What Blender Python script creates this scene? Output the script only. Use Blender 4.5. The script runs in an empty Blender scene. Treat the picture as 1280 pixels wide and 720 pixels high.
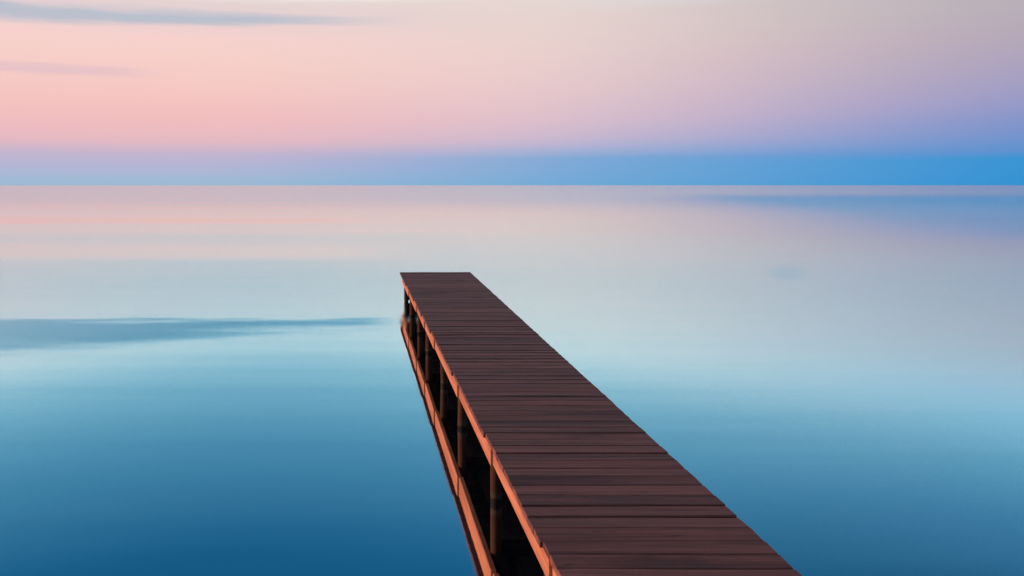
import bpy, bmesh, math, random
from mathutils import Vector, noise

random.seed(7)
S = bpy.context.scene
COL = S.collection

# ------------------------------------------------------------------ helpers
def lin(r, g, b, k=1.0):
    f = lambda c: (c / 12.92 if c <= 0.04045 else ((c + 0.055) / 1.055) ** 2.4) * k
    return (f(r / 255), f(g / 255), f(b / 255), 1.0)

class NT:
    """small wrapper to write node trees as expressions"""
    def __init__(self, tree):
        self.t = tree
        self.n = tree.nodes
        self.l = tree.links
    def new(self, kind, **props):
        nd = self.n.new(kind)
        for k, v in props.items():
            setattr(nd, k, v)
        return nd
    def put(self, sock, v):
        if hasattr(v, 'is_output'):
            self.l.new(v, sock)
        else:
            sock.default_value = v
    def math(self, op, a, b=None, c=None, clamp=False):
        nd = self.new('ShaderNodeMath', operation=op, use_clamp=clamp)
        self.put(nd.inputs[0], a)
        if b is not None: self.put(nd.inputs[1], b)
        if c is not None: self.put(nd.inputs[2], c)
        return nd.outputs[0]
    def add(self, a, b): return self.math('ADD', a, b)
    def sub(self, a, b): return self.math('SUBTRACT', a, b)
    def mul(self, a, b): return self.math('MULTIPLY', a, b)
    def smooth(self, x, a, b, lo=0.0, hi=1.0):
        nd = self.new('ShaderNodeMapRange', interpolation_type='SMOOTHSTEP', clamp=True)
        self.put(nd.inputs['Value'], x)
        self.put(nd.inputs['From Min'], a); self.put(nd.inputs['From Max'], b)
        self.put(nd.inputs['To Min'], lo); self.put(nd.inputs['To Max'], hi)
        return nd.outputs[0]
    def mixc(self, f, a, b, blend='MIX'):
        nd = self.new('ShaderNodeMix', data_type='RGBA', blend_type=blend)
        self.put(nd.inputs[0], f); self.put(nd.inputs[6], a); self.put(nd.inputs[7], b)
        return nd.outputs[2]
    def ramp(self, f, stops, interp='LINEAR'):
        nd = self.new('ShaderNodeValToRGB')
        cr = nd.color_ramp
        cr.interpolation = interp
        while len(cr.elements) < len(stops):
            cr.elements.new(0.5)
        for e, (p, c) in zip(cr.elements, stops):
            e.position = p; e.color = c
        self.put(nd.inputs[0], f)
        return nd.outputs[0]
    def noise(self, vec, scale, detail=4.0, rough=0.5, dist=0.0):
        nd = self.new('ShaderNodeTexNoise')
        self.put(nd.inputs['Vector'], vec)
        nd.inputs['Scale'].default_value = scale
        nd.inputs['Detail'].default_value = detail
        nd.inputs['Roughness'].default_value = rough
        nd.inputs['Distortion'].default_value = dist
        return nd.outputs['Fac']
    def vmul(self, v, s):
        nd = self.new('ShaderNodeVectorMath', operation='MULTIPLY')
        self.put(nd.inputs[0], v); nd.inputs[1].default_value = s
        return nd.outputs[0]
    def sep(self, v):
        nd = self.new('ShaderNodeSeparateXYZ'); self.put(nd.inputs[0], v)
        return nd.outputs

def material(name):
    m = bpy.data.materials.new(name)
    m.use_nodes = True
    m.node_tree.nodes.clear()
    t = NT(m.node_tree)
    out = t.new('ShaderNodeOutputMaterial')
    b = t.new('ShaderNodeBsdfPrincipled')
    t.l.new(b.outputs[0], out.inputs[0])
    return m, t, b, out

def mesh_obj(name, bm, mat, parent=None):
    me = bpy.data.meshes.new(name)
    bm.normal_update()
    bm.to_mesh(me); bm.free()
    me.materials.append(mat)
    o = bpy.data.objects.new(name, me)
    COL.objects.link(o)
    o.parent = parent
    return o

def prism(bm, sections, tint=None, layer=None):
    """join a list of equal vertex loops into one closed solid"""
    rings = [[bm.verts.new(p) for p in s] for s in sections]
    fs = []
    n = len(rings[0])
    for a, b in zip(rings, rings[1:]):
        for i in range(n):
            j = (i + 1) % n
            fs.append(bm.faces.new((a[i], a[j], b[j], b[i])))
    fs.append(bm.faces.new(list(reversed(rings[0]))))
    fs.append(bm.faces.new(rings[-1]))
    if layer is not None:
        for f in fs:
            for lp in f.loops:
                lp[layer] = tint
    return fs

# ------------------------------------------------------------------ geometry constants (metres)
CAM_Z = 2.68
DECK = 0.68            # deck top above the water
END = 18.42            # far end of the jetty
START = -5.0           # runs on behind the photographer to the shore
TH = 0.042             # board thickness
OVER = 0.052            # boards overhang the edge boards
POSTS = [18.28, 16.35, 14.42, 12.76, 10.68, 8.82, 6.75, 4.82, 2.85, 0.90, -1.05, -3.0, -4.8]
JOINTS = [END, 16.1, 14.15, 12.5, 11.0, 8.5, 6.42, 4.5, 2.55, 0.6, -1.35, -3.3, START]

def left_x(y):
    """outer line of the left deck edge; every bay stands a touch proud at its near end"""
    x = 1.058
    for a, b in zip(JOINTS[1:], JOINTS[:-1]):
        if a <= y <= b:
            x += 0.008 - 0.018 * (1 - (y - a) / (b - a))
    return x
def right_x(y):
    return 2.19 + 0.0267 * y

# ------------------------------------------------------------------ materials
def wood(name, dark, light, grain, rough, bump, axis, wet=False, spec=0.5):
    m, t, b, out = material(name)
    co = t.new('ShaderNodeTexCoord').outputs['Object']
    at = t.new('ShaderNodeAttribute', attribute_name='tint')
    tint = t.sep(at.outputs['Color'])
    off = t.new('ShaderNodeVectorMath', operation='ADD')
    t.put(off.inputs[0], co)
    sh = t.new('ShaderNodeCombineXYZ')
    t.put(sh.inputs[0], t.mul(tint[1], 37.0)); t.put(sh.inputs[1], t.mul(tint[1], 11.0)); t.put(sh.inputs[2], t.mul(tint[2], 23.0))
    t.put(off.inputs[1], sh.outputs[0])
    v = off.outputs[0]
    fine = t.noise(t.vmul(v, grain), 1.0, 7.0, 0.62, 0.25)
    wide = t.noise(t.vmul(v, tuple(g * 0.22 for g in grain)), 1.0, 3.0, 0.5, 0.6)
    blot = t.noise(v, 1.7, 4.0, 0.6)
    if axis == 'x':
        hair = t.noise(t.vmul(v, (1.6, 170.0, 60.0)), 1.0, 3.0, 0.55, 0.3)
        fine = t.add(t.mul(fine, 0.6), t.mul(hair, 0.4))
    f = t.add(t.mul(fine, 0.55), t.mul(wide, 0.45))
    f = t.smooth(f, 0.36, 0.64)
    f = t.add(t.mul(f, 0.70), t.mul(tint[0], 0.30))
    c = t.mixc(f, dark, light)
    c = t.mixc(t.smooth(blot, 0.52, 0.78, 0.0, 0.45), c, tuple(x * 0.55 for x in dark[:3]) + (1,))
    if name == 'deck_wood':
        knot = t.noise(t.vmul(v, (4.0, 22.0, 22.0)), 1.0, 2.0, 0.5, 0.8)
        c = t.mixc(t.smooth(knot, 0.68, 0.76, 0.0, 0.75), c, lin(30, 15, 12))
        # shade below the boards painted in: downward faces coloured almost black
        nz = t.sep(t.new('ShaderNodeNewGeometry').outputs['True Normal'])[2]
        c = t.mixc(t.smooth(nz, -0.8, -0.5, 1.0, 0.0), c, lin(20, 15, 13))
    rg = t.smooth(fine, 0.25, 0.75, rough - 0.10, rough + 0.14)
    if wet:
        # dark wet ring at the waterline of every post under a paler dried weed line
        z = t.sep(t.new('ShaderNodeNewGeometry').outputs['Position'])[2]
        z = t.add(z, t.mul(t.sub(t.noise(co, 9.0, 3.0), 0.5), 0.05))
        algae = t.mixc(fine, lin(40, 40, 32), lin(72, 70, 58))
        c = t.mixc(t.smooth(z, 0.055, 0.11, 0.75, 0.0), c, algae)
        c = t.mixc(t.smooth(z, 0.030, 0.050, 1.0, 0.0), c, lin(13, 12, 10))
    t.put(b.inputs['Base Color'], c)
    t.put(b.inputs['Roughness'], rg)
    b.inputs['Specular IOR Level'].default_value = spec
    bp = t.new('ShaderNodeBump')
    bp.inputs['Strength'].default_value = bump
    bp.inputs['Distance'].default_value = 0.004
    t.put(bp.inputs['Height'], t.add(fine, t.mul(wide, 0.6)))
    t.put(b.inputs['Normal'], bp.outputs[0])
    return m

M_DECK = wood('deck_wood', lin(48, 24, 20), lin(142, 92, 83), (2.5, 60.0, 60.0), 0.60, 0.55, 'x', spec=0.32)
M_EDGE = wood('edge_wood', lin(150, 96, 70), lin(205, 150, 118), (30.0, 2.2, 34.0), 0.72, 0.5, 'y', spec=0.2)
M_POST = wood('post_wood', lin(44, 28, 16), lin(76, 48, 27), (30.0, 30.0, 2.5), 0.75, 0.6, 'z', wet=True, spec=0.2)
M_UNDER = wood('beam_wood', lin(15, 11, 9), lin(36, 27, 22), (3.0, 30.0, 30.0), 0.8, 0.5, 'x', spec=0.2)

# ------------------------------------------------------------------ the jetty
jetty = bpy.data.objects.new('jetty', None)
COL.objects.link(jetty)
jetty.location = (1.6, START, 0.0)
jetty['label'] = 'long narrow wooden dark brown wooden jetty with orange sunlit side, on posts in still water'
jetty['category'] = 'jetty'
ORG = Vector(jetty.location)

def part(name, bm, mat):
    """bmesh in world metres -> mesh child of the jetty"""
    bmesh.ops.translate(bm, verts=bm.verts, vec=-ORG)
    return mesh_obj(name, bm, mat, jetty)

def tint_layer(bm):
    return bm.loops.layers.color.new('tint')

# deck: one mesh of cross boards, each with its own width, gap, wear and slight cupping
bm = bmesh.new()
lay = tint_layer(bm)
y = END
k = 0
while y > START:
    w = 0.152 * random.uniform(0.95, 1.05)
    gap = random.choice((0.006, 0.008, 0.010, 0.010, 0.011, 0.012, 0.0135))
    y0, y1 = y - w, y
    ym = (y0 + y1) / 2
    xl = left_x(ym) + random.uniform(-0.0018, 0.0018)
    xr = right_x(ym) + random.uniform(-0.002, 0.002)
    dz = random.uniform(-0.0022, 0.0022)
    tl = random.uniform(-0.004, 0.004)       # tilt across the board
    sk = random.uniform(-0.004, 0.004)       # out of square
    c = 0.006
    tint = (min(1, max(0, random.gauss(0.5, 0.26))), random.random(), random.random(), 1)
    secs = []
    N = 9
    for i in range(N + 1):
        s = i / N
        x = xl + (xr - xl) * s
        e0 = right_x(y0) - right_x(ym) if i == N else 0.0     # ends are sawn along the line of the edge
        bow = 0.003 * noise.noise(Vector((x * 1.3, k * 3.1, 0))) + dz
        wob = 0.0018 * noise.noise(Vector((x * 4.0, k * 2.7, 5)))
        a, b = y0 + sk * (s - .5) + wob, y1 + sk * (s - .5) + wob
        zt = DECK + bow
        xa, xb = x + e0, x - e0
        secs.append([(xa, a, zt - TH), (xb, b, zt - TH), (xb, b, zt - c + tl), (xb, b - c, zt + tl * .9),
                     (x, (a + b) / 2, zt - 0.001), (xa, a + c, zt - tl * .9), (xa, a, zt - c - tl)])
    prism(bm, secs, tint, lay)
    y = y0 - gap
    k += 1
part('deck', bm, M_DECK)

def edge_board(ya, yb, side):
    """fascia board of one bay, under the overhanging deck boards"""
    bm = bmesh.new(); lay = tint_layer(bm)
    tint = (random.uniform(.3, .8), random.random(), random.random(), 1)
    hgt = 0.205 + random.uniform(-.008, .008)
    top = DECK - TH - 0.006
    secs = []
    n = 10
    for i in range(n + 1):
        s = i / n
        yy = ya + (yb - ya) * s
        if side < 0:
            xo = left_x(min(max(yy, ya + 1e-3), yb - 1e-3)) + OVER
            xi = xo + 0.045
        else:
            xo = right_x(yy) - 0.008
            xi = xo - 0.045
        j = 0.004 * noise.noise(Vector((yy * 1.7, side * 3.0, ya)))
        zb = top - hgt + j
        d = 0.004 * (1 if side < 0 else -1)
        secs.append([(xo + d, yy, top), (xo, yy, top - .005), (xo, yy, zb + .006), (xo + d * 1.5, yy, zb),
                     (xi, yy, zb), (xi, yy, top)])
    prism(bm, secs, tint, lay)
    bmesh.ops.recalc_face_normals(bm, faces=bm.faces)
    return part('edge_board', bm, M_EDGE)

for a, b in zip(JOINTS[1:], JOINTS[:-1]):
    hi = END - 0.02 if b == JOINTS[0] else b - 0.004
    edge_board(a + 0.004, hi, -1)
    edge_board(a + 0.004, hi, 1)

def post(x, y, r):
    bm = bmesh.new(); lay = tint_layer(bm)
    tint = (random.uniform(.2, .8), random.random(), random.random(), 1)
    lean = (random.uniform(-.012, .012), random.uniform(-.015, .015))
    secs = []
    n = 20
    zs = [-1.6, -0.8, -0.2, 0.0, 0.12, 0.24, 0.36, 0.5, DECK - TH - 0.006]
    for z in zs:
        s = (z - DECK) / DECK
        cx, cy = x + lean[0] * s, y + lean[1] * s
        rr = r * (1 + 0.03 * math.sin(z * 9 + y))
        ring = []
        for i in range(n):
            a = 2 * math.pi * i / n
            q = rr * (1 + 0.05 * noise.noise(Vector((math.cos(a) * 1.5 + y * 7, math.sin(a) * 1.5, z * 1.2))))
            ring.append((cx + q * math.cos(a), cy + q * math.sin(a), z))
        secs.append(ring)
    fs = prism(bm, secs, tint, lay)
    for f in fs[:-2]: f.smooth = True
    return part('post', bm, M_POST)

def box_along_x(name, x0, x1, y0, y1, z0, z1, mat):
    bm = bmesh.new(); lay = tint_layer(bm)
    tint = (random.uniform(.2, .8), random.random(), random.random(), 1)
    c = 0.006
    secs = []
    for x in (x0, x1):
        secs.append([(x, y0 + c, z0), (x, y1 - c, z0), (x, y1, z0 + c), (x, y1, z1 - c), (x, y1 - c, z1), (x, y0 + c, z1), (x, y0, z1 - c), (x, y0, z0 + c)])
    prism(bm, secs, tint, lay)
    bmesh.ops.recalc_face_normals(bm, faces=bm.faces)
    return part(name, bm, mat)

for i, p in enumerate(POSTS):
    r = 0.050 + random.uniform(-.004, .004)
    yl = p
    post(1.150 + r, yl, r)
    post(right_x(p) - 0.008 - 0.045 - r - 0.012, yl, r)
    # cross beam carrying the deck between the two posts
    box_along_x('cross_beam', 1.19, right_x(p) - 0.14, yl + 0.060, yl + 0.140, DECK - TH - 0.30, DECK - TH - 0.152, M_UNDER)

# boarded end of the jetty
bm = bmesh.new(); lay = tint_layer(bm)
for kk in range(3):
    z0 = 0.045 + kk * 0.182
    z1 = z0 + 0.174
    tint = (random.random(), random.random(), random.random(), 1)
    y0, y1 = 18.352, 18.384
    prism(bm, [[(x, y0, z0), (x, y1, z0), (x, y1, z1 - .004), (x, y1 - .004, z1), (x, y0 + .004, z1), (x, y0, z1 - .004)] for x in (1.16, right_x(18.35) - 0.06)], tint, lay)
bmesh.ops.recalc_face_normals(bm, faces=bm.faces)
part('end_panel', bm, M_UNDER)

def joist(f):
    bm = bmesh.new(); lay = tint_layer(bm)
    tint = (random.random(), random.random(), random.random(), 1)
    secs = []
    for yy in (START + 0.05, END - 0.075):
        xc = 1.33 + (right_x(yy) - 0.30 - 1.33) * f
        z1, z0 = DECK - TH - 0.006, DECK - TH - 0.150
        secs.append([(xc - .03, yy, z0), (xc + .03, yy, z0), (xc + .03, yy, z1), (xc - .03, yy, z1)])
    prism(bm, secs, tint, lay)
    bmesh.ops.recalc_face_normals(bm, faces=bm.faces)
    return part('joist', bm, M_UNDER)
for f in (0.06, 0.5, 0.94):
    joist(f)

# ------------------------------------------------------------------ water
R = 40000.0
SLOPE_NEAR, SLOPE_FAR, SLOPE_PATCH = 0.015, 0.080, 0.042      # rms facet slopes
LANE_A, LANE_B = 0.08, 0.08
bm = bmesh.new()
ring = [bm.verts.new((R * math.cos(2 * math.pi * i / 96), R * math.sin(2 * math.pi * i / 96), 0)) for i in range(96)]
bm.faces.new(ring)
m, t, b, out = material('still_water')
P = t.new('ShaderNodeNewGeometry').outputs['Position']
px, py, pz = t.sep(P)
# breeze lanes: long streaks lying across the view, further out
lanes = t.noise(t.vmul(P, (0.005, 0.045, 0.0)), 1.0, 2.0, 0.5)
lanes2 = t.noise(t.vmul(P, (0.0008, 0.0065, 0.0)), 1.0, 3.0, 0.5)
far = t.smooth(py, 4.0, 26.0)
vfar = t.smooth(py, 35.0, 160.0)
lan = t.add(t.mul(t.mul(t.sub(lanes, 0.5), t.mul(t.smooth(py, 10.0, 60.0), t.smooth(py, 60.0, 250.0, 1.0, 0.0))), LANE_A),
            t.mul(t.mul(t.sub(lanes2, 0.5), t.mul(vfar, t.smooth(py, 300.0, 1500.0, 1.0, 0.0))), LANE_B))
near_lines = t.noise(t.vmul(P, (0.10, 1.5, 0.0)), 1.0, 4.0, 0.6)
lan = t.add(lan, t.mul(t.sub(near_lines, 0.5), t.smooth(py, 15.0, 45.0, 0.012, 0.028)))
amb = t.add(t.add(SLOPE_NEAR, t.mul(far, SLOPE_FAR - SLOPE_NEAR)), lan)
amb = t.math('MAXIMUM', t.add(amb, t.mul(vfar, -0.034)), 0.004)
# a broad breeze far out on the right, narrow calm lanes on the left
wob1 = t.mul(t.sub(t.noise(t.vmul(P, (0.02, 0.05, 0.0)), 1.0, 3.0), 0.5), 14.0)
yw = t.add(py, wob1)
breeze = t.mul(t.mul(t.smooth(yw, 12.0, 50.0), t.smooth(yw, 140.0, 330.0, 1.0, 0.0)), t.smooth(t.sub(px, t.mul(py, 0.36)), -14.0, 26.0))
yv = t.add(py, t.mul(wob1, 0.12))
lane = t.mul(t.mul(t.smooth(yv, 27.5, 31.0), t.smooth(yv, 32.5, 40.0, 1.0, 0.0)), t.smooth(px, -2.0, 4.0, 1.0, 0.0))
yl_ = t.add(py, t.mul(wob1, 0.25))
lane_b = t.mul(t.mul(t.smooth(yl_, 54.0, 57.0), t.smooth(yl_, 61.0, 70.0, 1.0, 0.0)), t.smooth(px, -6.0, 6.0, 0.22, 0.0))
calm = t.math('MAXIMUM', t.mul(lane, 0.20), lane_b)
amb = t.mul(amb, t.sub(1.0, calm))
# inside the breeze small glassy patches alternate with ruffled ones
wn3 = t.new('ShaderNodeTexWhiteNoise', noise_dimensions='3D')
t.put(wn3.inputs['Vector'], t.vmul(P, (741.0, 741.0, 1.0)))
glassy = t.math('GREATER_THAN', wn3.outputs['Value'], 0.48)
amb = t.add(t.mul(amb, t.sub(1.0, t.mul(t.mul(breeze, glassy), 0.96))),
            t.mul(t.mul(breeze, t.sub(1.0, glassy)), 0.035))
# the jetty damps the ripples close to it
lee = t.mul(t.mul(t.smooth(t.sub(0.874, px), 0.0, 0.035, 0.92, 0.0), t.smooth(px, 1.6, 2.2, 1.0, 0.0)), t.smooth(py, 14.7, 15.7, 1.0, 0.0))
slope = t.mul(amb, t.sub(1.0, lee))
# one patch ruffled by a cat's paw left of the jetty
e = t.noise(t.vmul(P, (0.30, 1.3, 0.0)), 1.0, 5.0, 0.62)
yc = t.add(py, t.mul(t.sub(e, 0.5), 2.6))
top_edge = t.smooth(px, -8.0, 0.5, 15.7, 15.9)
bot_edge = t.smooth(px, -6.0, 0.6, 12.7, 14.9)
patch = t.mul(t.mul(t.smooth(yc, t.sub(bot_edge, 0.5), t.add(bot_edge, 1.3)), t.smooth(yc, t.sub(top_edge, 0.3), t.add(top_edge, 0.6), 1.0, 0.0)),
              t.mul(t.smooth(px, 0.0, 1.1, 1.0, 0.0), t.smooth(px, -30.0, -16.0)))
slope = t.add(slope, t.mul(patch, SLOPE_PATCH))
# a small puff of wind out to the right
ex = t.math('DIVIDE', t.sub(px, t.mul(py, 0.541)), 0.75); ey = t.math('DIVIDE', t.sub(py, 24.8), 2.6)
er = t.add(t.mul(ex, ex), t.mul(ey, ey))
slope = t.add(slope, t.smooth(er, 0.0, 1.1, 0.013, 0.0))
# ripples far finer than a pixel: every point gets its own facet slope
wn = t.new('ShaderNodeTexWhiteNoise', noise_dimensions='3D')
t.put(wn.inputs['Vector'], t.vmul(P, (917.0, 917.0, 1.0)))
wn2 = t.new('ShaderNodeTexWhiteNoise', noise_dimensions='3D')
t.put(wn2.inputs['Vector'], t.vmul(P, (613.0, 613.0, 1.0)))
r1 = t.sep(wn.outputs['Color']); r2 = t.sep(wn2.outputs['Color'])
def gauss(a, b): return t.mul(t.sub(t.add(a, b), 1.0), 2.4)
nv = t.new('ShaderNodeCombineXYZ')
t.put(nv.inputs[0], t.mul(gauss(r1[0], r2[0]), t.mul(slope, 0.6)))
# the low swell rolls in towards the shore, so its near faces are the ones in sight
t.put(nv.inputs[1], t.mul(t.add(t.add(t.mul(t.math('ABSOLUTE', gauss(r1[1], r2[1])), 0.5), 0.52), t.mul(gauss(r1[2], r2[2]), t.mul(vfar, 1.0))), t.mul(slope, -1.0)))
nv.inputs[2].default_value = 1.0
nn = t.new('ShaderNodeVectorMath', operation='NORMALIZE')
t.put(nn.inputs[0], nv.outputs[0])
t.put(b.inputs['Normal'], nn.outputs[0])
b.inputs['Roughness'].default_value = 0.02
b.inputs['Base Color'].default_value = lin(0, 30, 50)
b.inputs['IOR'].default_value = 28.0
water = mesh_obj('water', bm, m)
water['kind'] = 'structure'

# ------------------------------------------------------------------ sky and sun
SUN_EL, SUN_AZ = 4.0, -84.0        # degrees; azimuth from the view direction (+Y), negative = left
W = bpy.data.worlds.new('World')
S.world = W
W.use_nodes = True
W.node_tree.nodes.clear()
t = NT(W.node_tree)
out = t.new('ShaderNodeOutputWorld')
bg = t.new('ShaderNodeBackground')
t.l.new(bg.outputs[0], out.inputs[0])
D = t.new('ShaderNodeTexCoord').outputs['Generated']
dx, dy, dz = t.sep(D)
az = t.math('DEGREES', t.math('ARCTAN2', dx, dy))
el = t.math('DEGREES', t.math('ARCSINE', dz))
pos = t.math('SQRT', t.math('MAXIMUM', t.math('DIVIDE', el, 90.0), 0.0))
def P_(deg): return math.sqrt(max(deg, 0) / 90.0)
def row(r, a): return math.degrees(math.atan(r / 1000.0 * math.cos(math.radians(a))))
def stops(a, rows, high):
    s = [(P_(row(r, a)), lin(*c)) for r, c in rows]
    s += [(P_(d), c) for d, c in high]
    return s
def lf(r, g, b): return (r, g, b, 1.0)
HIGH = [(14.1, lf(1.02, 1.12, 1.06)), (14.9, lf(.62, .86, .90)), (16.2, lf(.31, .62, .77)), (18.0, lf(.165, .45, .62)), (21, lf(.07, .28, .47)), (27, lf(.010, .125, .28)), (33, lf(.005, .07, .17)), (48, lf(.06, .10, .20)), (62, lf(.50, .42, .46)), (90, lf(.62, .50, .50))]
L = t.ramp(pos, stops(-23, [(0, (146, 186, 212)), (12, (166, 185, 213)), (28, (182, 181, 212)), (42, (196, 181, 206)), (60, (230, 186, 194)), (90, (242, 190, 191)),
                            (120, (245, 198, 194)), (165, (247, 207, 200)), (195, (246, 209, 205)), (231, (228, 208, 210))], [(12.85, lin(229, 212, 209))] + [(d * .95, c) for d, c in HIGH]))
C = t.ramp(pos, stops(11, [(0, (108, 169, 214)), (33, (126, 170, 215)), (43, (166, 178, 213)), (57, (200, 185, 208)), (80, (219, 192, 205)),
                           (118, (230, 201, 204)), (160, (233, 208, 206)), (231, (231, 215, 208))], [(13.15, lin(230, 215, 209))] + HIGH))
Rr = t.ramp(pos, stops(40, [(0, (42, 143, 210)), (34, (46, 146, 211)), (43, (90, 143, 206)), (80, (120, 145, 202)), (115, (150, 152, 196)), (190, (176, 164, 182)), (231, (178, 172, 181))],
                       [(11.6, lin(178, 173, 184))] + [(d * .90, c) for d, c in [(14.1, lf(.40, .76, .98)), (14.8, lf(.33, .68, .90)), (16.0, lf(.20, .53, .75)), (18.0, lf(.11, .37, .56)), (21, lf(.05, .22, .42)), (27, lf(.002, .07, .18)), (33, lf(.002, .04, .11)), (48, lf(.06, .10, .20)), (62, lf(.50, .42, .46)), (90, lf(.62, .50, .50))]]))
sky = t.mixc(t.smooth(az, -13.0, 21.0), L, C)
sky = t.mixc(t.smooth(az, 9.0, 47.0), sky, Rr)
sky = t.mixc(t.smooth(az, -165.0, -110.0, 1.0, 0.0), sky, Rr)
# thin cloud bars low on the left
wob = t.noise(t.vmul(D, (6.0, 6.0, 70.0)), 1.0, 5.0, 0.6)
def bar(e0, half, a0, a1, b0, b1, amount):
    d = t.math('ABSOLUTE', t.sub(t.add(el, t.mul(t.mul(t.sub(wob, 0.5), half), 1.4)), e0))
    return t.mul(t.mul(t.smooth(d, t.mul(half, 0.2), half, amount, 0.0), t.smooth(az, a0, a1, 1.0, 0.0)), t.smooth(az, b0, b1))
m1 = bar(t.add(11.62, t.mul(az, 0.006)), t.smooth(az, -24.0, 2.0, 0.95, 0.5), -9.0, 6.0, -75.0, -50.0, 0.68)
m2 = bar(7.72, 0.5, -18.0, -12.5, -60.0, -40.0, 0.30)
sky = t.mixc(m1, sky, lin(160, 184, 204))
sky = t.mixc(m2, sky, lin(190, 175, 205))
# real twilight air glow on top
ns = t.new('ShaderNodeTexSky', sky_type='NISHITA')
ns.sun_disc = False
ns.sun_elevation = math.radians(SUN_EL)
ns.sun_rotation = math.radians(SUN_AZ)
bg.inputs['Strength'].default_value = 1.0
t.put(bg.inputs['Color'], sky)

sun_d = bpy.data.lights.new('sun', 'SUN')
sun_d.energy = 4.4
sun_d.angle = math.radians(0.6)
sun_d.color = (1.0, 0.46, 0.27)
sun = bpy.data.objects.new('sun', sun_d)
COL.objects.link(sun)
a, e_ = math.radians(SUN_AZ), math.radians(SUN_EL)
to_sun = Vector((math.sin(a) * math.cos(e_), math.cos(a) * math.cos(e_), math.sin(e_)))
sun.rotation_euler = to_sun.to_track_quat('Z', 'Y').to_euler()
sun.location = (-30, 5, 10)

# ------------------------------------------------------------------ camera
cd = bpy.data.cameras.new('camera')
cam = bpy.data.objects.new('camera', cd)
COL.objects.link(cam)
cam.location = (0, 0, CAM_Z)
cam.rotation_euler = (math.radians(90), 0, 0)
cd.sensor_width = 36.0
cd.lens = 28.125
cd.shift_x = (640 - 442) / 1280
cd.shift_y = -(360 - 231.5) / 1280
cd.clip_end = 100000
S.camera = cam

S.view_settings.view_transform = 'Standard'
S.view_settings.look = 'None'
S.view_settings.exposure = 0
S.view_settings.gamma = 1
S.cycles.max_bounces = 8
S.cycles.use_denoising = True
